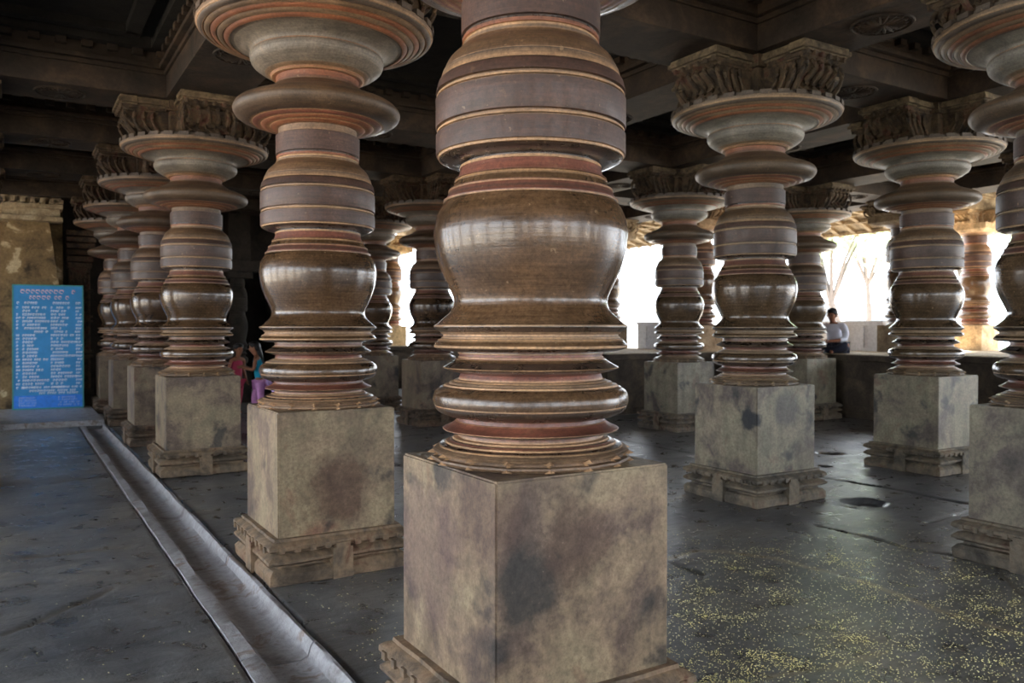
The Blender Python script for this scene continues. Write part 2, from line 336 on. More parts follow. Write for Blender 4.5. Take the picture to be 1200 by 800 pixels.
def make_pillar():
    root = empty('turned_pillar')
    # stepped square base
    b = MB()
    pr = [(0,.575),(.015,.59),(.09,.59),(.125,.56),(.135,.525),(.155,.52),(.163,.56),(.185,.60),(.205,.60),(.235,.56),(.245,.525),(.262,.52),(.27,.575),(.285,.60),(.315,.60),(.335,.575),(.345,.545),(.365,.54)]
    n = 4
    v = []; f = []
    sub = 14
    def ring(w, h):
        o = []
        for (sx, sy), (tx, ty) in zip(((-1,-1),(1,-1),(1,1),(-1,1)), ((1,-1),(1,1),(-1,1),(-1,-1))):
            for i in range(sub):
                t = i/sub; x = sx+(tx-sx)*t; y = sy+(ty-sy)*t
                e = w + .012*noise.noise(Vector((x*2.3, y*2.3, h*14)))*(1 if h > 0 else 0)
                o.append((x*e, y*e, h+.006*noise.noise(Vector((x*3+7, y*3, h*9)))*(0 if h < .01 or h > .36 else 1)))
        return o
    for h, w in pr: v += ring(w, h)
    c = 4*sub
    for i in range(len(pr)-1):
        for k in range(c): f.append((i*c+k, i*c+(k+1)%c, (i+1)*c+(k+1)%c, (i+1)*c+k))
    f.append(tuple(range(c-1,-1,-1))); f.append(tuple((len(pr)-1)*c+k for k in range(c)))
    b.add(v, f)
    for a in range(4):
        R = Matrix.Rotation(a*pi/2, 3, 'Z')
        def rb(p, q):
            m2 = MB(); m2.box(p, q); b.add([R @ Vector(z) for z in m2.v], m2.f)
        rb((.5,-.085,.0),(.615,.085,.262)); rb((.5,-.06,.262),(.618,.06,.30))
        for j in range(-4, 5):
            if j == 0: continue
            x = j*.125; rb((.55,x-.022,.268),(.617,x+.022,.312))
    b.build('base_moulding', M['base'], root, smooth=30)
    # dressed square block
    m = bmesh.new(); bmesh.ops.create_cube(m, size=1)
    for q in m.verts: q.co = Vector((q.co.x*S*1.0, q.co.y*S*1.0, (.86+q.co.z*1.016)*S))
    bmesh.ops.bevel(m, geom=list(m.edges), offset=.007, segments=2, affect='EDGES')
    me = bpy.data.meshes.new('pedestal_block'); m.to_mesh(me); m.free()
    link('pedestal_block', me, M['block'], root)
    # star-cut foot ring of the turned part
    g = MB(); n = 16
    def ngon(r, rot=0): return [(r*math.cos(2*pi*(k+rot)/n), r*math.sin(2*pi*(k+rot)/n)) for k in range(n)]
    def col(h, r):
        return [(x, y, h) for x, y in ngon(r)]
    rings = [(1.366,.485),(1.374,.505),(1.386,.516),(1.395,.514),(1.399,.484),(1.411,.478),(1.416,.502),(1.428,.510),(1.435,.500),(1.447,.466)]
    v = []; 
    for h, r in rings: v += col(h, r)
    f = [(i*n+k, i*n+(k+1)%n, (i+1)*n+(k+1)%n, (i+1)*n+k) for i in range(len(rings)-1) for k in range(n)]
    f.append(tuple(range(n-1,-1,-1))); f.append(tuple((len(rings)-1)*n+k for k in range(n)))
    g.add(v, f, DS)
    for k in range(n):
        a = 2*pi*k/n; R = Matrix.Rotation(a, 3, 'Z')
        for (h0, h1, w) in ((1.374,1.412,.036),(1.410,1.442,.028)):
            p = [R @ Vector(z) for z in ((.47,-w,h0),(.47,w,h0),(.536,0,h0+.004),(.47,0,h1+.006),(.512,-w*.6,h0),(.512,w*.6,h0))]
            g.add(p, [(0,4,3),(4,2,3),(2,5,3),(5,1,3),(0,1,5,2,4),(0,3,1)], CM)
    g.build('foot_ring', M['turned'], root)
    s = MB(); lathe(s, shaft_profile(), N); s.build('shaft', M['turned'], root, smooth=28)
    # cushion disc
    s = MB(); p = [(3.704,.335,DS),(3.76,.335,DS),(3.763,.37,OR),(3.775,.40,OR),(3.780,.405,CM),(3.780,.44,OR),(3.792,.475,OR),(3.797,.48,CM),(3.797,.51,RD),(3.812,.545,RD),(3.816,.55,CM),(3.818,.58,DK),(3.835,.63,DM)]
    p += cr([(3.845,.66,DM),(3.87,.693,DM),(3.905,.71,DM),(3.94,.705,BM),(3.975,.675,BM),(4.005,.615,BM),(4.035,.53,DS),(4.07,.45,BM),(4.105,.395,BM),(4.125,.372,DM)],4)
    p += [(4.128,.352,DS),(4.155,.350,RD)]
    lathe(s, p, N, .006); s.build('cushion_disc', M['turned'], root, smooth=30)
    s = MB(); p = [(4.156,.350,OR),(4.198,.352,OR),(4.201,.385,CM),(4.214,.398,OR),(4.219,.40,CM),(4.224,.425,DS),(4.236,.44,DS),(4.24,.445,BG)]
    p += cr([(4.243,.46,BG),(4.27,.505,BG),(4.305,.548,BG),(4.345,.566,BG),(4.375,.568,BG),(4.392,.560,BG)],4)
    p += [(4.395,.552,OR),(4.402,.552,CM),(4.405,.546,BG)] + cr([(4.408,.545,BG),(4.43,.555,BG),(4.452,.585,BG),(4.47,.63,BG),(4.482,.68,BG),(4.487,.70,BG)],3)
    lathe(s, p, N); s.build('bell_bowl', M['turned'], root, smooth=32)
    s = MB(); p = [(4.485,.70,BG),(4.489,.725,GY)]
    r = .728; h = 4.489
    for i, (ca, cb) in enumerate(((OR, CM), (DS, CM), (OR, CM), (DS, CM), (GY, CM))):
        p += [(h-.004, r, cb), (h-.007, r+.008, cb)] + cr([(h-.006, r+.012, ca), (h+.000, r+.030, ca), (h+.012, r+.044, ca), (h+.022, r+.050, cb)], 2)
        r += .052; h += .018
    p += [(4.585,.992,CM),(4.60,1.0,DS),(4.625,1.0,DS),(4.627,.96,DS)]
    lathe(s, p, N)
    poly = []
    nn = 32
    for k in range(nn):
        a0 = 2*pi*k/nn; d = 2*pi/nn
        for q, rr in ((.0,1.01),(.62,1.01),(.62,.955),(1.0,.955)): poly.append((rr*math.cos(a0+d*q), rr*math.sin(a0+d*q)))
    s.prism(poly, 4.618, 4.668, 1.0, GY)
    s.build('capital_disc', M['turned'], root, smooth=30)
    make_bracket(root)
    return root

KT='thing'
def wb(v): return (v, v, v, 1)
proto = make_pillar()
G0 = 'turned stone pillars in straight rows of the hall'
PILLARS = [  # tints carry the light: right side greyed, deep drain-row pillars darkened
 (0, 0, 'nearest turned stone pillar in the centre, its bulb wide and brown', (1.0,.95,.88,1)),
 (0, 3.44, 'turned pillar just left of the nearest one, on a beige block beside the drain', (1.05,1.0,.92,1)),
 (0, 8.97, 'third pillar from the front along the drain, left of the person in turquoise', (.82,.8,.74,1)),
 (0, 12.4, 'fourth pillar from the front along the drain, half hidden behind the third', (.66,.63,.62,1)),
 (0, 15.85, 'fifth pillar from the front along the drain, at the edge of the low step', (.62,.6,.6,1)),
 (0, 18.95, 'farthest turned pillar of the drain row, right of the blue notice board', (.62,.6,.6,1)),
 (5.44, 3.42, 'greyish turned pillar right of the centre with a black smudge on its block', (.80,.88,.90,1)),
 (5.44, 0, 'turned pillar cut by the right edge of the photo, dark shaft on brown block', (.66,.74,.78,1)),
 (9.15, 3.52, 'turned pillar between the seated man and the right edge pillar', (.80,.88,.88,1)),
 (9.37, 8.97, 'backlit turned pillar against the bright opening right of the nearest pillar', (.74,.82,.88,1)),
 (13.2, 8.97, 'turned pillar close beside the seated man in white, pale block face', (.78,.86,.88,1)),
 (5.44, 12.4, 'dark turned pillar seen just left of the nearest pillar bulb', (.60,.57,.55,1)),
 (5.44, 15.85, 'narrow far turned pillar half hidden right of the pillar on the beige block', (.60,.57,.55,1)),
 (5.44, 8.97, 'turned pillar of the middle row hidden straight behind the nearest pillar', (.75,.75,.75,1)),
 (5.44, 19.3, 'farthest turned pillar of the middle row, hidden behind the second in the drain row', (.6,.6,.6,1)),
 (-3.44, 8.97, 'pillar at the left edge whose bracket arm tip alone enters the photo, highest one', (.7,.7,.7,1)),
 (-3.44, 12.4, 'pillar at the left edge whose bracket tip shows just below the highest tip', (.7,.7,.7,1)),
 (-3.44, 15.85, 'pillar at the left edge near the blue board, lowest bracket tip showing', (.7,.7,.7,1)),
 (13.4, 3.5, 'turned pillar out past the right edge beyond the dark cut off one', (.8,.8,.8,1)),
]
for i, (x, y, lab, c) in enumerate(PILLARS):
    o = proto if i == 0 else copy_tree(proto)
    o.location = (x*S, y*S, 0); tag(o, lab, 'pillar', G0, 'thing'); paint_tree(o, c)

for i, sm in ((0, [((-.33,-.5,.90), .17, hx(54,52,50), .85), ((-.06,-.5,1.04), .20, hx(84,64,54), .6), ((-.5,.2,.9), .34, hx(106,86,82), .6), ((-.5,-.35,1.2), .2, hx(86,66,60), .6)]),
              (6, [((-.5,-.36,1.0), .11, hx(34,34,38), .95), ((-.5,-.46,1.0), .08, hx(34,34,38), .95), ((.0,-.5,1.1), .2, hx(70,66,66), .6)]),
              (1, [((.0,-.5,.72), .26, hx(92,68,54), .7)])):
    o = [r for r in bpy.data.objects if r.get('label') == PILLARS[i][2]][0]
    b = [c for c in o.children if c.name.startswith('pedestal_block')][0]
    b.data = b.data.copy(); b.data.materials[0] = mat_block('plinth_stone_smudged', .55, sm)
# ------------------------------------------------------------------ outer columns on the platform
PH = 1.44
def make_outer():
    root = empty('outer_column')
    m = MB(); m.box((-.43,-.43,0),(.43,.43,.69)); m.build('pedestal_block', M['sandy'], root, bevel=.008)
    s = MB(); sp = shaft_profile(); h0, h1 = sp[0][0], sp[-1][0]
    p = [(.69, .40, DS)] + [(.70+(h-h0)/(h1-h0)*2.42, r*.85, c) for h, r, c in sp]
    p += [(3.13,.30,DS),(3.16,.40,DS),(3.20,.46,CM),(3.25,.50,CM),(3.26,.48,DS)]
    lathe(s, p, 64); s.build('shaft', M['turned'], root, smooth=28)
    m = MB(); m.box((-.60,-.60,3.26),(.60,.60,3.42)); m.prism([(-.46,-.46),(.46,-.46),(.46,.46),(-.46,.46)],3.20,3.26,1.3); m.build('abacus', M['sandy'], root, bevel=.006)
    make_bracket(root, 3.42, 3.76, .95, .30, .40, 'sandy')
    return root
op = make_outer()
for i, (x, y, lab, c) in enumerate([  # tints put backlight shade and sunlight into each column's colour
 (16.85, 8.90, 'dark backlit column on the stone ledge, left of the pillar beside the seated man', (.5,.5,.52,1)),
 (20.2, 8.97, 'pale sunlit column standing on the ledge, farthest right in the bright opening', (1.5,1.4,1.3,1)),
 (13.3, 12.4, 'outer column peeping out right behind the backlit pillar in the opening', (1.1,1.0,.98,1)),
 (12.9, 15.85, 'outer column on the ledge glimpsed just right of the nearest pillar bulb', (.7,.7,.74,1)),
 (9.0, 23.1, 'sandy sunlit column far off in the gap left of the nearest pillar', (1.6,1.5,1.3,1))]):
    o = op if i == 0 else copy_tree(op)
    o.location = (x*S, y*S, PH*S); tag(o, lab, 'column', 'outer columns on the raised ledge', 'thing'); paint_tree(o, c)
    if i == 0:
        o.rotation_euler = (0, 0, 0)
bpy.data.objects[op.name]['label'] = 'dark backlit column on the stone ledge right of the seated man'

# ------------------------------------------------------------------ floor
def pline(pts): return [floor_at(*p) for p in pts]
JOINTS = [  # (points, width, dirt, dark)
 (pline([(786,655),(815,645),(850,646),(905,655),(990,675),(1095,713),(1210,748)]), .05, .9, 0),
 (pline([(902,797),(945,788),(976,786),(1000,778),(1020,769),(1040,765)]), .035, .9, 0),
 (pline([(955,617),(1010,628),(1065,643),(1120,652)]), .03, .2, .7),
 (pline([(956,513),(1000,519),(1040,527)]), .05, 0, .95),
 (pline([(956,558),(1040,572),(1130,590)]), .045, 0, .95),
 (pline([(783,588),(803,580)]), .04, .8, 0),
 (pline([(30,655),(54,653),(100,646),(150,640)]), .06, .35, .3),
 (pline([(0,745),(60,720),(110,700),(130,690)]), .03, .3, .3),
 (pline([(60,566),(100,560),(128,558)]), .05, .2, .5),
 (pline([(1150,640),(1108,722)][:1]+[(1200,700)]), .02, .3, .4),
 (pline([(470,552),(520,548)]), .04, .4, .4),
 ([(-.55,5.9),(2.0,6.0),(5,6.1),(9,6.0)], .03, .1, .8), ([(2.6,1.4),(2.7,4),(2.6,9)], .03, .1, .7),
 ([(7.2,-1),(7.25,3),(7.2,8.9)], .03, .1, .8), ([(-.55,10.6),(5,10.7),(9,10.6)], .03, 0, .8), ([(11.2,2),(11.3,9)], .03, 0, .8),
 ([(6,1.5),(9,1.6),(13,1.5)], .03, 0, .8), ([(7,7.3),(13,7.2)], .03, 0, .8),
]
SOCK = [(floor_at(1014,590), .26), (floor_at(974,532), .24), (floor_at(905,655), .0), (floor_at(1075,640), .0), (floor_at(968,548), .1)]
def build_floor():
    xs = np.concatenate([np.arange(-12,-2.7,.35), np.arange(-2.7,7.5,.034), np.arange(7.5,14.0,.07), np.arange(14,24.1,.6)])
    ys = np.concatenate([np.arange(-12,-1.6,.4), np.arange(-1.6,5.0,.034), np.arange(5.0,16,.08), np.arange(16,26.1,.3)])
    X, Y = np.meshgrid(xs, ys)
    H = np.zeros_like(X); D = np.zeros_like(X); K = np.zeros_like(X)
    nz = np.array([[noise.noise(Vector((x*.55, y*.55, 0)))*.020 + noise.noise(Vector((x*2.1, y*2.1, 3)))*.012 for x in xs] for y in ys])
    rid = np.array([[noise.noise(Vector((x*1.5+y*.8, y*3.6-x*1.2, 9))) for x in xs] for y in ys])
    jig = np.array([[noise.noise(Vector((x*3.5, y*3.5, 5))) for x in xs] for y in ys])
    H += nz + .006*np.round(rid*3)/3
    for pts, w, d, k in JOINTS:
        best = np.full_like(X, 9.)
        for (ax, ay), (bx, by) in zip(pts[:-1], pts[1:]):
            L2 = (bx-ax)**2+(by-ay)**2
            t = np.clip(((X-ax)*(bx-ax)+(Y-ay)*(by-ay))/L2, 0, 1)
            best = np.minimum(best, np.hypot(X-ax-t*(bx-ax), Y-ay-t*(by-ay)))
        best = np.abs(best + jig*.02)
        m = np.clip(1.25-best/w, 0, 1)
        H -= m*(.006+.018*k); D = np.maximum(D, m*d*np.clip(.75+jig*.8, .1, 1)); K = np.maximum(K, m*k)
    for (sx, sy), r in SOCK:
        if r <= 0: continue
        q = np.hypot(X-sx, Y-sy); H -= .055*np.clip((1-(q/r)**2)*1.6, 0, 1); K = np.maximum(K, .45*np.clip(1-np.abs(q-r)/.05, 0, 1))
        H += .012*np.exp(-((q-r*1.12)/.05)**2)
    dirt = np.clip((nz*20-.18)*1.0, 0, .45)*(jig > -.1); D = np.maximum(D, dirt*.5)
    # the drain is cut through here
    H = np.where((X > -1.115) & (X < -.625) & (Y < 15.7), -.16, H)
    ny, nx = X.shape
    V = np.stack([X*S, Y*S, H*S], -1).reshape(-1, 3)
    i = (np.arange(ny-1)[:, None]*nx+np.arange(nx-1)[None, :]).ravel()
    F = np.stack([i, i+1, i+nx+1, i+nx], -1)
    me = bpy.data.meshes.new('floor')
    me.vertices.add(len(V)); me.vertices.foreach_set('co', V.ravel())
    me.loops.add(F.size); me.loops.foreach_set('vertex_index', F.ravel())
    me.polygons.add(len(F)); me.polygons.foreach_set('loop_start', np.arange(0, F.size, 4)); 
    me.update(calc_edges=True); me.validate()
    at = me.color_attributes.new('tint', 'FLOAT_COLOR', 'POINT')
    c = np.stack([D, K, np.zeros_like(D), np.ones_like(D)], -1).astype(np.float32)
    at.data.foreach_set('color', c.ravel()); me.shade_smooth()
    o = link('floor', me, M['floor']); tag(o, kind='structure')
build_floor()

# long shallow drain of jointed gutter stones
def gutter():
    root = empty('stone_drain', (-.85*S, 0, 0))
    tag(root, 'long shallow pale stone drain running beside the left pillar row', 'drain')
    prof = [(-.285,-.12),(-.262,.010),(-.175,.022),(-.150,.004),(-.135,-.045),(-.09,-.068),(.11,-.070),(.155,-.050),(.172,.004),(.184,.028),(.208,.028),(.226,.010),(.235,-.12)]
    ys = [-6, -3.1, -.3, 1.55, 3.95, 6.9, 9.9, 12.6, 15.62]
    rnd = random.Random(4)
    for a, b in zip(ys[:-1], ys[1:]):
        m = MB(); n = int((b-a)/.08); v = []; f = []
        for i in range(n+1):
            y = a+.008+(b-a-.016)*i/n
            for j, (x, z) in enumerate(prof):
                q = noise.noise(Vector((j*.7, y*1.2, 2)))*.014 + noise.noise(Vector((j*1.3, y*4, 5)))*.003
                v.append((x+q*(1 if 0 < j < 12 else 0), y, z+q*.6+.5*noise.noise(Vector((x*5, y*3, 1)))*.016))
        k = len(prof)
        for i in range(n):
            for j in range(k-1): f.append((i*k+j, i*k+j+1, (i+1)*k+j+1, (i+1)*k+j))
        f.append(tuple(range(k))[::-1]); f.append(tuple(n*k+j for j in range(k)))
        m.add(v, f); m.build('gutter_stone', M['gutter'], root, smooth=50)
gutter()

# pale grains spilled over the floor
def grains():
    rnd = random.Random(11); v = []; f = []
    def one(x, y):
        a = rnd.random()*6.28; l = .0042*rnd.uniform(.7,1.3)/S; w = .0018/S; h = .003/S
        z = .004 + noise.noise(Vector((x*.55, y*.55, 0)))*.020 + noise.noise(Vector((x*2.1, y*2.1, 3)))*.012 + .006*round(noise.noise(Vector((x*1.5+y*.8, y*3.6-x*1.2, 9)))*3)/3
        ca, sa = math.cos(a), math.sin(a); n = len(v)
        for dx, dy, dz in ((-l,0,0),(0,-w,0),(l,0,0),(0,w,0),(0,0,h)): v.append((x+dx*ca-dy*sa, y+dx*sa+dy*ca, z+dz))
        f.extend([(n,n+1,n+4),(n+1,n+2,n+4),(n+2,n+3,n+4),(n+3,n,n+4)])
    cnt = 0
    while cnt < 12500:
        px = rnd.uniform(690, 1290); py = rnd.uniform(610, 860)
        x, y = floor_at(px, py)
        if abs(x) < .62 and abs(y) < .62: continue
        if abs(x-5.44) < .62 and abs(y) < .62: continue
        d = noise.noise(Vector((x*2.2, y*2.2, 40)))+.7*noise.noise(Vector((x*7+y*3, y*9, 41)))
        dens = (.10+max(0, .10+1.1*d)**2)*(1.0 if py > 660 else max(.0, (py-610)/50)**1.5)*1.3
        if rnd.random() > dens: continue
        one(x, y); cnt += 1
    for _ in range(260):
        x, y = floor_at(rnd.uniform(330, 470), rnd.uniform(640, 800))
        if x > -.5 and not (abs(y-3.44) < .62 and abs(x) < .62): one(x, y)
    for _ in range(60):
        x, y = floor_at(rnd.uniform(0, 280), rnd.uniform(600, 800))
        if x < -1.15: one(x, y)
    m = MB(); m.add(v, f); o = m.build('spilled_grain', M['grain'])
    tag(o, 'pale yellow grains scattered over the dark floor around the pillars', 'grain', kind='stuff')
M['grain'] = mat_plain('husked_grain', hx(214, 203, 142), .6)
grains()

# ------------------------------------------------------------------ platform, ledges, walls
def struct(name, mb, mat, **k):
    o = mb.build(name, mat, **k); tag(o, kind='structure'); return o
def ledge(name, x0, y0, x1, y1, lip=''):
    m = MB(); m.box((x0, y0, -1.2), (x1, y1, 1.30))
    e = .07
    m.box((x0-(e if 'w' in lip else 0), y0-(e if 's' in lip else 0), 1.30), (x1, y1, PH))
    m.box((x0-(.05 if 'w' in lip else 0), y0-(.05 if 's' in lip else 0), 0), (x1, y1, .16))
    o = struct(name, m, M['platform'], bevel=.01)
    m = MB(); m.box((x0+.02, y0+.02, PH-.01), (x1-.02, y1-.02, PH+.012)); m.build('lit_top_layer', M['sandy'], o)  # pale sheet stands in for skylight on the ledge top
    return o
ledge('trim_1', 14.05, 7.2, 21.2, 9.85, 'w')
ledge('trim_2', 14.05, 9.85, 17.2, 12.9, 'w')
ledge('trim_3', 9.55, 11.56, 14.05, 13.3, 'ws')
ledge('trim_4', 10.6, 13.3, 13.9, 22, 'w')
ledge('trim_5', 5.2, 22.2, 9.65, 25.6, 's')
m = MB(); m.box((5.2, 25.2, PH), (10.1, 25.6, 5.9))
for k in range(6): m.box((5.5+k*.8, 25.08, PH), (5.75+k*.8, 25.2, 5.2))
m.box((5.2,25.0,3.9),(10.1,25.2,4.1)); struct('wall_porch', m, M['sandy'])
ledge('trim_6', 15.4, 1.2, 21.2, 7.2, 'w')
# pier under the dark backlit column
m = MB(); m.box((16.15-2.2, 7.9, 0), (14.3, 8.5, 1.30))
# sloping seat-back slabs on the outer edge
for i, (a, b) in enumerate((((16.95, 9.5), (17.15, 12.8)), ((13.6, 13.3), (13.8, 15.3)), ((13.6, 16.4), (13.8, 21.5)))):
    m = MB(); m.box((a[0], a[1], PH), (b[0], b[1], PH+.72)); m.box((a[0]-.05, a[1], PH+.72), (b[0]+.05, b[1], PH+.80))
    n = int((b[1]-a[1])/.5)
    for k in range(n): m.box((a[0]-.04, a[1]+.06+k*.5, PH+.1), (a[0], a[1]+.16+k*.5, PH+.66))
    struct('trim_%d' % (7+i), m, M['white'] if i < 3 else M['sandy'], bevel=.006)  # white colour stands in for light falling on the parapet slabs
# low step in front of the left end wall
m = MB(); m.box((-9, 15.72, -.1), (-.64, 19.4, .12)); struct('trim_10', m, M['gutter'], bevel=.012)
# end wall behind the notice board
m = MB(); m.box((-9,19.35,0),(-1.2,20.6,2.6)); m.box((-9,19.28,2.6),(-1.2,20.6,2.72))
m.add([(-1.75+dx, 19.32, z) for dx, z in ((-1.3,2.72),(.5,2.72),(.42,3.3),(.25,4.62),(-.6,4.62),(-.8,3.9))]+[(-1.75+dx, 20.5, z) for dx, z in ((-1.3,2.72),(.5,2.72),(.42,3.3),(.25,4.62),(-.6,4.62),(-.8,3.9))],
      [(0,1,2,3,4,5),(11,10,9,8,7,6)]+[(i,6+i,6+(i+1)%6,(i+1)%6) for i in range(6)])
m.box((-9,19.7,2.72),(-1.2,20.6,5.9))
struct('wall_north', m, M['plaster'])
m = MB(); m.box((-2.55,19.0,4.62),(-1.22,19.69,4.72)); m.box((-2.49,19.08,4.72),(-1.28,19.69,4.92)); m.box((-2.55,19.0,4.92),(-1.22,19.69,5.02))
for k in range(7): m.box((-2.50+k*.2,18.98,5.04),(-2.41+k*.2,19.2,5.14))
m.box((-2.5,19.1,5.0),(-1.25,19.69,5.2)); struct('trim_11', m, M['sandy'], bevel=.006)
# carved pilaster at the wall corner
t = empty('carved_pilaster', (-.80*S, 20.38*S, 0)); tag(t, 'weathered carved pilaster on the end wall right of the blue board', 'pilaster', kind='thing')
m = MB(); m.box((-.3,-.25,0),(.3,.2,.25)); m.box((-.36,-.3,.25),(.36,.2,.36)); m.box((-.3,-.25,.36),(.3,.2,.5)); m.build('base', M['platform'], t, bevel=.006)
m = MB(); m.box((-.24,-.18,.5),(.24,.2,3.6))
for k in range(5): m.box((-.22+k*.10,-.215,.6),(-.17+k*.10,-.18,3.5))
for h in (1.3,1.42,2.2,2.32,3.0): m.box((-.29,-.25,h),(.29,.2,h+.06))
m.build('fluted_panel', M['carved'], t, bevel=.004)
m = MB()
for k in range(6): m.box((-.28-.008*k,-.25-.06*k,3.6+.16*k),(.28+.02*k,.2,3.73+.16*k))
m.build('stepped_capital', M['carved'], t, bevel=.006)
# dark inner wall with a doorway to the shrine
m = MB(); m.box((-1.2,20.6,0),(1.5,21.2,5.9)); m.box((4.4,20.6,0),(6.2,21.2,5.9)); m.box((1.5,20.6,4.0),(4.4,21.2,5.9)); m.box((1.0,24.4,0),(5.0,24.8,5.9))
m.box((1.2,20.4,0),(1.5,21.2,4.0)); m.box((4.4,20.4,0),(4.7,21.2,4.0)); m.box((1.1,20.35,4.0),(4.8,21.2,4.25)); m.box((.9,21.2,0),(1.0,24.8,5.9)); m.box((5.0,21.2,0),(5.2,24.8,5.9))
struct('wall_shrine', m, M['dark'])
for x, lab in ((3.05, 'dim dark column before the shrine doorway, above the person in turquoise'),):
    t = empty('engaged_column', (x*S, 19.8*S, 0)); tag(t, lab, 'column', kind='thing')
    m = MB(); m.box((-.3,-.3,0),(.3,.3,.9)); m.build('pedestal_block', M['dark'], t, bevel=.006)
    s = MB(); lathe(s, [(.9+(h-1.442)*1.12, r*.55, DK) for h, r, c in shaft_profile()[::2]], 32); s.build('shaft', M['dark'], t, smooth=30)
    m = MB(); m.box((-.34,-.34,3.42),(.34,.34,3.6)); m.box((-.5,-.5,3.6),(.5,.4,3.9)); m.box((-.3,-.3,3.9),(.3,.3,5.2)); m.build('capital', M['dark'], t, bevel=.006)

# ------------------------------------------------------------------ roof
ROWS = [-5.5, 0, 3.44, 8.97, 12.4, 15.85, 19.3]; COLS = [-8.9, -3.44, 0, 5.44, 9.2, 13.25, 16.7]
nb = [11]
def beam_mesh(L, soff, mat='beam', hw=.47):
    m = MB(); z = 5.20
    m.box((0,-hw,z),(L,hw,z+.30)); m.box((0,-hw-.03,z+.30),(L,hw+.03,z+.36)); m.box((0,-hw-.10,z+.36),(L,hw+.10,z+.42)); m.box((0,-hw-.02,z+.42),(L,hw+.02,z+.72))
    k = 0
    while .2+k*.3 < L-.2:
        x = .2+k*.3
        for sgn in (-1, 1):
            m.box((x, sgn*(hw+.06)-.05, z+.50), (x+.13, sgn*(hw+.06)+.05, z+.66))
        k += 1
    return m
def rosette(parent, x, r=.30):
    m = MB()
    for k in range(4): 
        rr = r*(1-k*.24); n = 40
        m.tube([(x+rr*math.cos(2*pi*i/n), rr*math.sin(2*pi*i/n), 5.198) for i in range(n+1)], .016, 6)
    for k in range(20):
        a = 2*pi*k/20; m.tube([(x+.1*r*math.cos(a), .1*r*math.sin(a), 5.195), (x+.5*r*math.cos(a+.15), .5*r*math.sin(a+.15), 5.188), (x+.9*r*math.cos(a+.2), .9*r*math.sin(a+.2), 5.197)], [.012,.022,.014], 5)
    m.ball((x,0,5.19), (.1*r,.1*r,.02), 10, 6)
    m.build('lotus_medallion', M['beam'], parent, smooth=40)
def beam(x0, y0, x1, y1, mat='beam', ros=()):
    nb[0] += 1
    L = math.hypot(x1-x0, y1-y0); m = beam_mesh(L, True)
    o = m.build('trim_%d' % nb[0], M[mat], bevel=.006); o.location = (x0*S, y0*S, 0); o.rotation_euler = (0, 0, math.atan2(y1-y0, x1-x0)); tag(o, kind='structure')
    for r in ros: rosette(o, r)
for y in ROWS:
    pts = [c for c in COLS if not (y > 15 and c > 13.3)]
    beam(pts[0]-.6, y, pts[-1]+.6, y, ros=[(a+b)/2-pts[0]+.6 for a, b in zip(pts[:-1], pts[1:])])
for x in COLS:
    for a, b in zip(ROWS[:-1], ROWS[1:]):
        if x > 13.3 and a > 12: continue
        beam(x, a+.47, x, b-.47, ros=[(b-a)/2-.47])
beam(16.7, 8.97, 21.0, 8.97, 'sandy')
# ceiling slab in pieces following the stepped plan
m = MB()
for a in ((-10.2,-9.8,17.4,9.6),(17.4,-9.8,21.2,9.6),(-10.2,9.6,17.4,13.0),(-10.2,13.0,14.4,21.2),(1,21.2,10.8,26)):
    m.box((a[0],a[1],5.92),(a[2],a[3],6.35))
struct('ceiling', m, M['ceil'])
# concentric raised squares in the bays
mm = MB()
for x0, x1 in zip(COLS[:-1], COLS[1:]):
    for y0, y1 in zip(ROWS[:-1], ROWS[1:]):
        if x0 > 13 and y0 > 12: continue
        for k in range(2):
            e = .62+.35*k; z = 5.78-.0*k
            for (a, b, c, d) in ((x0+e-.12,y0+e-.12,x1-e+.12,y0+e+.06),(x0+e-.12,y1-e-.06,x1-e+.12,y1-e+.12),(x0+e-.12,y0+e,x0+e+.06,y1-e),(x1-e-.06,y0+e,x1-e+.12,y1-e)):
                mm.box((a,b,z+.04*k),(c,d,5.93))
struct('trim_80', mm, M['ceil'])
# drooping eaves with ribs
def eave(name, x0, y0, x1, y1, nx, ny, out=1.7, z0=5.30, z1=4.86):
    """edge line (x0,y0)-(x1,y1), outward normal (nx,ny)"""
    m = MB(); L = math.hypot(x1-x0, y1-y0); tx, ty = (x1-x0)/L, (y1-y0)/L
    def P(u, w, z): return (x0+tx*u+nx*w, y0+ty*u+ny*w, z)
    v = []; f = []
    sec = [(-.1,z0),(.5,z0-.03),(1.0,z0-.16),(out,z1),(out+.05,z1+.1),(1.0,z0+.0),(.5,z0+.13),(-.1,z0+.62)]
    for u in (0, L): v += [P(u, w, z) for w, z in sec]
    n = len(sec); f = [tuple(range(n))[::-1], tuple(range(n, 2*n))]+[(i, (i+1)%n, n+(i+1)%n, n+i) for i in range(n)]
    m.add(v, f)
    k = 0
    while .1+k*.55 < L:
        u = .1+k*.55; w = .13
        for (wa, za), (wb_, zb) in zip(sec[0:3], sec[1:4]):
            m.add([P(u,wa,za-.09),P(u+w,wa,za-.09),P(u+w,wb_,zb-.09),P(u,wb_,zb-.09),P(u,wa,za+.02),P(u+w,wa,za+.02),P(u+w,wb_,zb+.02),P(u,wb_,zb+.02)],
                  [(0,3,2,1),(4,5,6,7),(0,1,5,4),(1,2,6,5),(2,3,7,6),(3,0,4,7)])
        k += 1
    for w, z in ((.45,z0-.06),(1.0,z0-.2),(out-.12,z1-.0)):
        a, b = P(0,w-.05,z-.06), P(L,w+.05,z+.03)
        m.box((min(a[0],b[0]),min(a[1],b[1]),z-.06),(max(a[0],b[0]),max(a[1],b[1]),z+.04))
    o = struct(name, m, M['sandy'])
eave('trim_81', 17.3, 9.4, 17.3, 13.2, 1, 0)
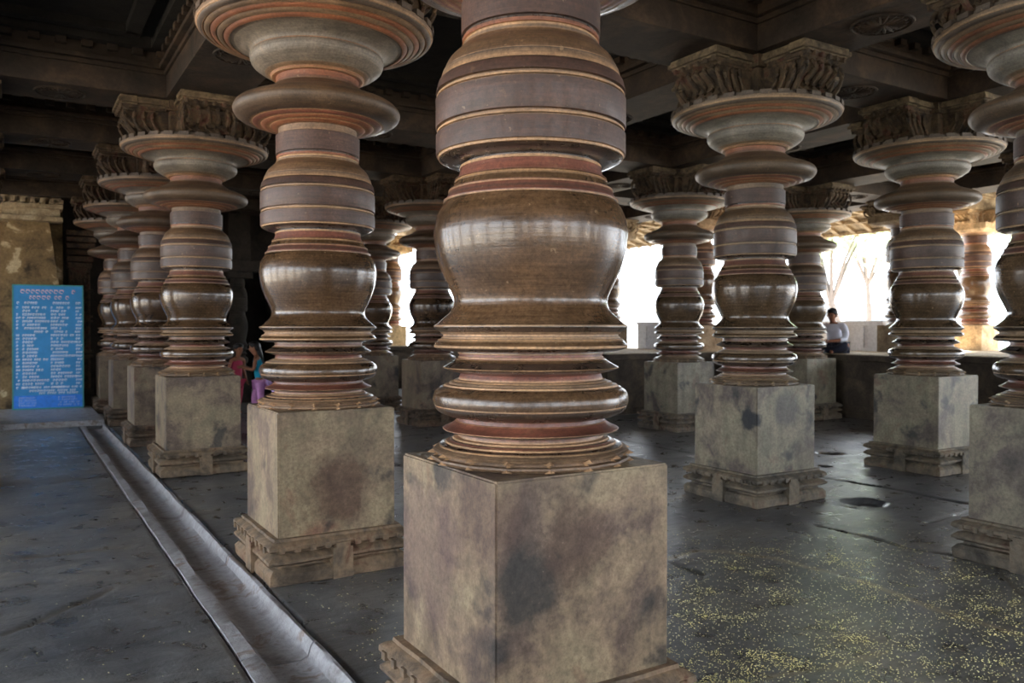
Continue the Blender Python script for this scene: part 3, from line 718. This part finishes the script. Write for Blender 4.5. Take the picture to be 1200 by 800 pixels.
eave('trim_82', 14.3, 12.9, 14.3, 21.4, 1, 0)
eave('trim_83', 21.1, -6, 21.1, 9.4, 1, 0)
eave('trim_84', 10.6, 21.3, 10.6, 26, 1, 0, 1.0)
# unseen screen walls added behind the viewer, piers and openings shaping light and reflections
def screen(name, horizontal, c, a, b, step, w, sill=1.44):
    m = MB(); 
    def B(u0, u1, z0, z1, t=.5):
        if horizontal: m.box((u0, c-t/2, z0), (u1, c+t/2, z1))
        else: m.box((c-t/2, u0, z0), (c+t/2, u1, z1))
    B(a, b, -.6, sill); B(a, b, 5.0, 6.0)
    u = a
    while u < b: B(u, min(u+w, b), sill, 5.0); u += step
    struct(name, m, M['platform'])
screen('added_wall_south', True, -9.2, -9.9, 21, 3.44, 1.5, 1.2)
screen('added_wall_west', False, -9.6, -8.6, 19.2, 3.44, .7, .35)

# ------------------------------------------------------------------ notice board
def board():
    t = empty('notice_board', (-1.56*S, 18.92*S, .12*S), 0)
    tag(t, 'tall blue notice board with rows of small white writing, leaning on the end wall', 'notice board')
    t.rotation_euler = (math.radians(-4), 0, math.radians(-6))
    W, H = 1.50, 2.98
    m = MB(); m.box((-W/2+.02,-.02,.02),(W/2-.02,.02,H-.02)); m.build('panel', M['boardblue'], t)
    m = MB(); m.box((-W/2,-.032,0),(-W/2+.03,.032,H)); m.box((W/2-.03,-.032,0),(W/2,.032,H)); m.box((-W/2+.03,-.032,0),(W/2-.03,.032,.03)); m.box((-W/2+.03,-.032,H-.03),(W/2-.03,.032,H))
    m.build('frame', M['boardframe'], t)
    m = MB(); m.box((-W/2+.035,-.026,.035),(W/2-.035,-.02,.33)); m.build('lower_strip', M['boardstrip'], t)
    rnd = random.Random(5)
    def glyphs(m, x0, x1, z, s):
        x = x0
        while x < x1:
            w = s*rnd.uniform(.6, 1.1)
            if rnd.random() < .12: x += s*.7; continue
            n = 7; c = (x+w/2, z+s*.3)
            pts = [(c[0]+w*.42*math.cos(q*1.0+rnd.uniform(-.2,.2)), -.0235, c[1]+s*.36*math.sin(q)) for q in [k*.85 for k in range(n)]]
            m.tube(pts, s*.11, 4)
            m.box((x+w*.1,-.0255,z+s*.68),(x+w*.9,-.0205,z+s*.82))
            x += w+s*.12
    m = MB(); glyphs(m, -.58, .58, H-.20, .105); m.build('lettering', M['letterpink'], t)
    m = MB(); glyphs(m, -.40, .42, H-.34, .095); m.build('lettering', M['letterpink'], t)
    m = MB()
    glyphs(m,-.66,-.60,H-.46,.06); glyphs(m,-.5,-.22,H-.46,.06); glyphs(m,.05,.42,H-.46,.06); glyphs(m,.58,.68,H-.46,.06)
    for k in range(24):
        z = H-.57-k*.083
        if k == 7: glyphs(m,-.30,.0,z,.055); glyphs(m,.12,.40,z,.055); glyphs(m,.56,.68,z,.05); continue
        glyphs(m,-.67,-.62,z,.05); glyphs(m,-.54,-.54+rnd.uniform(.22,.55),z,.055); glyphs(m,.05,.05+rnd.uniform(.2,.5),z,.055); glyphs(m,.58,.68,z,.05)
    for z, a, b in ((.50,-.6,.55),(.42,-.4,.6),(.36,-.2,.6)): glyphs(m,a,b,z,.05)
    for k in range(4):
        z = .26-k*.06; glyphs(m,-.62,-.62+rnd.uniform(.3,.5),z,.045); glyphs(m,.20,.20+rnd.uniform(.3,.45),z,.045)
    m.build('lettering', M['letterwhite'], t)
M['boardblue'] = mat_plain('board_blue', hx(58, 138, 198), .45, .12, 6)
M['boardframe'] = mat_plain('board_teal_edge', hx(70, 140, 140), .5)
M['boardstrip'] = mat_plain('board_bright_blue', hx(56, 130, 225), .45)
M['letterwhite'] = mat_plain('lettering_white', hx(235, 240, 245), .6)
M['letterpink'] = mat_plain('lettering_pink', hx(215, 190, 205), .6)
board()

# ------------------------------------------------------------------ people
def skin(name, verts, edges, mat, parent, root=0, sub=2):
    me = bpy.data.meshes.new(name); me.from_pydata([v[0] for v in verts], edges, [])
    o = link(name, me, mat, parent)
    m = o.modifiers.new('skin', 'SKIN'); m.use_smooth_shade = True; m.branch_smoothing = .6
    s = me.skin_vertices[0].data
    for i, v in enumerate(verts):
        r = v[1]; s[i].radius = r if isinstance(r, tuple) else (r, r); s[i].use_root = (i == root)
    q = o.modifiers.new('sub', 'SUBSURF'); q.levels = q.render_levels = sub
    # bake, so that it is one plain mesh
    dg = bpy.context.evaluated_depsgraph_get(); ev = o.evaluated_get(dg)
    nm = bpy.data.meshes.new_from_object(ev); nm.name = name
    o.modifiers.clear(); o.data = nm
    if not nm.materials: nm.materials.append(mat)
    nm.shade_smooth()
    return o
def hand(V, E, base_i, wrist, direc, side, size=1.0, curl=.5):
    """palm and five fingers grown from a wrist vertex; side: vector to thumb side"""
    d = Vector(direc).normalized(); s = Vector(side).normalized(); n = d.cross(s).normalized()
    w = Vector(wrist)
    p = w+d*.05*size; V.append((tuple(p), (.026*size,.014*size))); pi_ = len(V)-1; E.append((base_i, pi_))
    for k, L in enumerate((.070,.080,.074,.058)):
        off = s*(.027-.018*k)*size
        a = w+d*.088*size+off; b = a+(d*math.cos(curl)-n*math.sin(curl))*L*.5*size; c = b+(d*math.cos(curl*2)-n*math.sin(curl*2))*L*.5*size
        i = len(V); V += [(tuple(a), .0095*size), (tuple(b), .0085*size), (tuple(c), .007*size)]; E += [(pi_, i), (i, i+1), (i+1, i+2)]
    a = w+d*.035*size+s*.032*size; b = a+(d*.6+s*.6)*.032*size; c = b+(d*.9+s*.15-n*.3)*.028*size
    i = len(V); V += [(tuple(a), .011*size), (tuple(b), .010*size), (tuple(c), .008*size)]; E += [(pi_, i), (i, i+1), (i+1, i+2)]
def head_verts(V, E, neck_i, neck, up, fwd, sc=1.0):
    """head as a chain of skin vertices above the neck, plus nose, jaw and ears"""
    u = Vector(up).normalized(); f = Vector(fwd).normalized(); r = f.cross(u).normalized(); n = Vector(neck)
    def at(a, b, c=0): return tuple(n+u*a*sc+f*b*sc+r*c*sc)
    i = len(V)
    V += [(at(.045,.012), .050*sc), (at(.095,.022), (.066*sc,.074*sc)), (at(.150,.012), (.076*sc,.086*sc)), (at(.200,.004), (.064*sc,.072*sc))]
    E += [(neck_i, i), (i, i+1), (i+1, i+2), (i+2, i+3)]
def face(parent, neck, up, fwd, sc, skinmat, hairmat, long=False):
    u = Vector(up).normalized(); f = Vector(fwd).normalized(); r = f.cross(u).normalized(); n = Vector(neck)
    R = Matrix((r, f, u)).transposed()
    def put(name, m, mat):
        m.v = [tuple(n+R@(Vector(p)*sc)) for p in m.v]; return m.build(name, mat, parent, smooth=60, scale=1)
    m = MB(); m.add([(-.011,.086,.098),(.011,.086,.098),(0,.112,.100),(0,.088,.138),(0,.085,.094)], [(0,2,3),(2,1,3),(0,4,2),(4,1,2),(0,3,1,4)]); put('nose', m, skinmat)
    m = MB(); m.ball((-.030,.080,.132),(.014,.008,.007)); m.ball((.030,.080,.132),(.014,.008,.007)); m.ball((-.030,.082,.150),(.018,.006,.004)); m.ball((.030,.082,.150),(.018,.006,.004)); put('eyes_and_brows', m, hairmat)
    m = MB(); m.ball((0,.090,.070),(.022,.007,.005)); put('lips', m, M['lip'])
    m = MB(); m.ball((-.079,.004,.120),(.010,.016,.028)); m.ball((.079,.004,.120),(.010,.016,.028)); put('ears', m, skinmat)
    m = MB(); rnd = random.Random(3)
    m.ball((0,-.012,.172),(.086,.094,.078),20,12); m.ball((0,-.045,.135),(.078,.062,.075),16,10); m.ball((0,.045,.205),(.062,.045,.036),14,8)
    if long: m.ball((0,-.075,.06),(.05,.04,.10),14,10); m.tube([(0,-.07,.10),(0,-.10,.0),(.01,-.11,-.12),(.0,-.10,-.2)],[.035,.03,.024,.01],8)
    put('hair', m, hairmat)
M['skin'] = mat_plain('brown_skin', hx(140, 92, 68), .55, .05, 8, bump=0); M['lip'] = mat_plain('lip', hx(120, 66, 56), .5, bump=0)
M['hair'] = mat_plain('black_hair', hx(22, 18, 17), .5, .3, 60)
M['shirt'] = mat_plain('white_shirt', hx(222, 224, 236), .85, .06, 14); M['trousers'] = mat_plain('dark_trousers', hx(40, 42, 58), .85, .1, 14)
M['bluetop'] = mat_plain('turquoise_top', hx(30, 150, 180), .8, .08, 14); M['pinkpants'] = mat_plain('pink_trousers', hx(200, 140, 190), .8, .08, 14)
M['redtop'] = mat_plain('red_pink_dress', hx(180, 62, 90), .8, .08, 14); M['shawl'] = mat_plain('lilac_cloth', hx(200, 170, 225), .8, .08, 14)

def man():
    # sits cross-legged on the ledge leaning forward, forearms on his knees; he faces -y of his own frame
    t = empty('person', (14.62*S, 9.19*S, PH*S), math.radians(-74))
    tag(t, 'person in a white shirt sitting cross-legged on the ledge, leaning forward', 'person')
    V = [((0,.06,.11),(.14,.10)),((0,.02,.24),(.125,.09)),((0,-.05,.38),(.14,.095)),((0,-.10,.475),(.10,.075)),((0,-.125,.53),(.05,.05))]
    E = [(0,1),(1,2),(2,3),(3,4)]
    head_verts(V, E, 4, (0,-.13,.53), (0,-.22,1), (0,-1,-.18), .98)
    for s in (-1, 1):
        i = len(V)
        V += [((s*.17,-.085,.46),.052),((s*.235,-.17,.33),.043),((s*.235,-.24,.235),.038),((s*.16,-.36,.225),.031),((s*.07,-.44,.215),.024)]
        E += [(3,i),(i,i+1),(i+1,i+2),(i+2,i+3),(i+3,i+4)]
        hand(V, E, i+4, (s*.07,-.44,.215), (-s*.75,-.6,-.25), (0,-.5,.8), .95, .45)
        i = len(V)
        V += [((s*.10,-.02,.10),.082),((s*.24,-.20,.13),.070),((s*.31,-.33,.145),.058),((s*.14,-.37,.075),.048),((-s*.06,-.36,.055),.036),((-s*.10,-.42,.04),.030),((-s*.11,-.47,.03),.022)]
        E += [(0,i),(i,i+1),(i+1,i+2),(i+2,i+3),(i+3,i+4),(i+4,i+5),(i+5,i+6)]
    skin('body', V, E, M['skin'], t)
    face(t, (0,-.13,.53), (0,-.22,1), (0,-1,-.18), .98, M['skin'], M['hair'])
    V = [((0,.06,.12),(.155,.115)),((0,.02,.24),(.155,.125)),((0,-.05,.38),(.175,.130)),((0,-.10,.475),(.112,.085)),((0,-.118,.512),(.060,.058))]; E = [(0,1),(1,2),(2,3),(3,4)]
    for s in (-1, 1):
        i = len(V); V += [((s*.17,-.085,.46),.066),((s*.235,-.17,.33),.058),((s*.235,-.24,.235),.053),((s*.185,-.325,.228),.044)]; E += [(3,i),(i,i+1),(i+1,i+2),(i+2,i+3)]
    skin('shirt', V, E, M['shirt'], t)
    V = [((0,.06,.105),(.16,.10))]; E = []
    for s in (-1, 1):
        i = len(V); V += [((s*.10,-.02,.10),.096),((s*.24,-.20,.13),.083),((s*.31,-.33,.145),.072),((s*.14,-.37,.08),.060),((-s*.03,-.363,.062),.050)]; E += [(0,i),(i,i+1),(i+1,i+2),(i+2,i+3),(i+3,i+4)]
    skin('trousers', V, E, M['trousers'], t)
man()
def child(loc, rz, sc, top, legs, label, pose, longhair=True, shawl=False):
    t = empty('person', loc, rz); tag(t, label, 'person')
    g = sc
    def P(x, y, z): return (x*g, y*g, z*g)
    V = [(P(0,.02,.62),(.105*g,.085*g)),(P(0,.01,.74),(.085*g,.07*g)),(P(0,-.02,.88),(.10*g,.072*g)),(P(0,-.035,.96),(.075*g,.055*g)),(P(0,-.045,1.0),.036*g)]
    E = [(0,1),(1,2),(2,3),(3,4)]
    head_verts(V, E, 4, P(0,-.05,1.0), (0,-.12,1), (0,-1,-.05), .92*g)
    for s in (-1, 1):
        i = len(V)
        el = P(s*.16,-.06,.76) if pose == 'hold' else P(s*.15,.02,.76)
        wr = P(s*.09,-.22,.80) if pose == 'hold' else P(s*.15,-.06,.60)
        V += [(P(s*.12,-.03,.94),.036*g),(el,.028*g),(wr,.020*g)]; E += [(3,i),(i,i+1),(i+1,i+2)]
        hand(V, E, i+2, wr, (-s*.4,-1,.1) if pose == 'hold' else (0,-.3,-1), (0,0,1) if pose == 'hold' else (0,-1,0), .72*g, .4)
        i = len(V); st = .06*s
        V += [(P(s*.065,.02,.56),.068*g),(P(s*.075,-.02+st,.32),.046*g),(P(s*.075,.03+st*1.3,.07),.030*g),(P(s*.08,-.03+st*1.3,.032),.026*g),(P(s*.085,-.10+st*1.3,.022),.018*g)]
        E += [(0,i),(i,i+1),(i+1,i+2),(i+2,i+3),(i+3,i+4)]
    skin('body', V, E, M['skin'], t)
    face(t, P(0,-.05,1.0), (0,-.12,1), (0,-1,-.05), .92*g, M['skin'], M['hair'], longhair)
    V = [(P(0,.02,.58),(.130*g,.105*g)),(P(0,.01,.74),(.098*g,.082*g)),(P(0,-.02,.88),(.112*g,.084*g)),(P(0,-.032,.955),(.085*g,.062*g))]; E = [(0,1),(1,2),(2,3)]
    skin('top', V, E, top, t)
    V = [(P(0,.02,.58),(.115*g,.095*g))]; E = []
    for s in (-1, 1):
        i = len(V); st = .06*s; V += [(P(s*.065,.02,.54),.082*g),(P(s*.075,-.02+st,.32),.064*g),(P(s*.075,.02+st*1.3,.10),.055*g)]; E += [(0,i),(i,i+1),(i+1,i+2)]
    skin('trousers', V, E, legs, t)
    if shawl:
        m = MB(); v = []; f = []
        for i in range(14):
            for j in range(6):
                u = i/13; w = j/5; v.append(P(.04+.10*w+.03*math.sin(u*9), .10+.22*u+.03*math.sin(w*8+u*4), .66-.34*u+.03*math.cos(w*9)))
        for i in range(13):
            for j in range(5): f.append((i*6+j, i*6+j+1, (i+1)*6+j+1, (i+1)*6+j))
        m.add(v, f); o = m.build('sash', M['shawl'], t, smooth=180, scale=1); q = o.modifiers.new('thick', 'SOLIDIFY'); q.thickness = .006
gx, gy = (lambda Z, u: (Z*u*.8535+Z*.521+CAMX, -Z*u*.521+Z*.8535+CAMY))(19.0, (303-600)/960)
child((gx*S, gy*S, .0), math.radians(-112), 1.0, M['bluetop'], M['pinkpants'], 'person in a turquoise sleeveless top and pink trousers, facing left in the gap', 'hold', True, True)
gx, gy = (lambda Z, u: (Z*u*.8535+Z*.521+CAMX, -Z*u*.521+Z*.8535+CAMY))(19.6, (277-600)/960)
child((gx*S, gy*S, .0), math.radians(20), .97, M['redtop'], M['redtop'], 'person in a red dress facing the one in turquoise, half hidden by a block', 'stand', False)

# ------------------------------------------------------------------ outdoors
m = MB(); m.box((-60,-60,-1.5),(120,120,-1.2)); o = struct('ground', m, M['ground'])
m = MB(); m.box((41,-30,-1.2),(41.6,90,.9)); m.box((40.8,-30,.9),(41.8,90,1.1)); o = struct('wall_compound', m, M['white'])
M['leaf'] = mat_plain('sunlit_leaves', hx(178, 200, 160), .7, .3, 2)
M['bark'] = mat_plain('pale_bark', hx(104, 96, 92), .9, .2, 8)
M['roof'] = mat_plain('grey_roof_sheet', hx(38, 44, 52), .8)
def tree(x, y, h, spread, nleaf, label, seed, lean=0):
    t = empty('tree', (x*S, y*S, -1.2*S)); tag(t, label, 'tree', 'trees in the yard outside'); rnd = random.Random(seed)
    m = MB(); pts = [(lean*math.sin(q*1.3), .3*math.sin(q*2), h*.62*q/4) for q in range(5)]; m.tube(pts, [.22,.19,.16,.14,.10], 9)
    tips = []
    for k in range(7):
        a = k*.9; e = Vector((lean*.4+spread*.6*math.cos(a), spread*.6*math.sin(a), h*(.72+.2*rnd.random()))); m.tube([pts[3], tuple((Vector(pts[3])+e)/2+Vector((0,0,.3))), tuple(e)], [.09,.06,.03], 6); tips.append(e)
    m.build('trunk', M['bark'], t, smooth=60)
    v = []; f = []
    for k in range(nleaf):
        c = rnd.choice(tips)+Vector((rnd.gauss(0,spread*.28),rnd.gauss(0,spread*.28),rnd.gauss(0,spread*.22)))
        d = Vector((rnd.uniform(-1,1),rnd.uniform(-1,1),rnd.uniform(-1,1))).normalized()*.24; e = d.cross(Vector((rnd.uniform(-1,1),rnd.uniform(-1,1),rnd.uniform(-1,1)))).normalized()*.1
        n = len(v); v += [c-d, c+e, c+d, c-e]; f.append((n,n+1,n+2,n+3))
    m = MB(); m.add(v, f); m.build('foliage', M['leaf'], t)
def far(u, Z): return (Z*u*.8535+Z*.521+CAMX, -Z*u*.521+Z*.8535+CAMY)
a = far((978-600)/960, 38); tree(a[0], a[1], 9.5, 2.2, 900, 'slim pale trunked tree outside behind the seated man', 1, .5)
a = far((1128-600)/960, 46); tree(a[0], a[1], 11, 3.0, 2600, 'leafy green tree outside beyond the pale column', 2)
a = far((1015-600)/960, 54); tree(a[0], a[1], 13, 3.4, 1400, 'tall tree farthest out in the yard above the grey roof', 3)
hx0, hy0 = far((985-600)/960, 78)
t = empty('house', (hx0*S, hy0*S, -1.2*S), math.radians(-20)); tag(t, 'low pale house with a grey roof across the yard outside', 'house')
m = MB(); m.box((-9,-3,0),(9,3,3.9)); m.build('walls', M['white'], t)
m = MB(); m.add([(-9.6,-3.8,3.8),(9.6,-3.8,3.8),(9.6,0,5.6),(-9.6,0,5.6),(-9.6,3.8,3.8),(9.6,3.8,3.8)], [(0,1,2,3),(3,2,5,4),(0,3,4),(1,5,2),(0,4,5,1)]); m.build('roof', M['roof'], t)
for k in range(4):
    m = MB(); m.box((-7+k*4,-3.08,1.2),(-5.6+k*4,-2.98,2.8)); m.build('shutter', M['roof'], t)
a = far((985-600)/960, 40)
m = MB(); m.tube([(0,0,0),(0,0,2.8),(0,0,5.6)], [.16,.15,.13], 12); m.box((-.3,-.3,0),(.3,.3,.5)); m.box((-.2,-.2,5.6),(.2,.2,5.75)); o = m.build('post', M['white'], smooth=40); o.location = (a[0]*S, a[1]*S, -1.2*S); tag(o, 'plain white post outside beside the slim tree', 'post')

# ------------------------------------------------------------------ light
w = bpy.data.worlds.new('sky'); bpy.context.scene.world = w; w.use_nodes = True
nt = w.node_tree; nt.nodes.clear()
bg = nt.nodes.new('ShaderNodeBackground'); ou = nt.nodes.new('ShaderNodeOutputWorld'); bg.inputs[0].default_value = (.85, .92, 1.0, 1); bg.inputs[1].default_value = 8.0
nt.links.new(bg.outputs[0], ou.inputs[0])
sd = bpy.data.lights.new('sun', 'SUN'); sd.energy = 34; sd.angle = .02; sd.color = (1, .93, .82)
so = bpy.data.objects.new('sun', sd); COL.objects.link(so)
so.rotation_euler = (math.radians(28), 0, math.radians(140))

# ------------------------------------------------------------------ camera
cd = bpy.data.cameras.new('camera'); cd.sensor_width = 36; cd.lens = 28.8; cd.clip_end = 400
co = bpy.data.objects.new('camera', cd); COL.objects.link(co)
co.location = (CAMX*S, CAMY*S, EYE*S)
co.rotation_euler = (math.radians(90-.895), 0, -math.atan2(.521, .8535))
cd.dof.use_dof = True; cd.dof.focus_distance = 3.1; cd.dof.aperture_fstop = 4.5
sc = bpy.context.scene; sc.camera = co
sc.view_settings.view_transform = 'Standard'; sc.view_settings.look = 'None'; sc.view_settings.exposure = 0.12; sc.view_settings.gamma = 1; sc.view_settings.use_curve_mapping = False
sc.cycles.max_bounces = 10; sc.cycles.diffuse_bounces = 6; sc.cycles.use_denoising = True; sc.cycles.sample_clamp_indirect = 8
sc.cycles.caustics_reflective = False
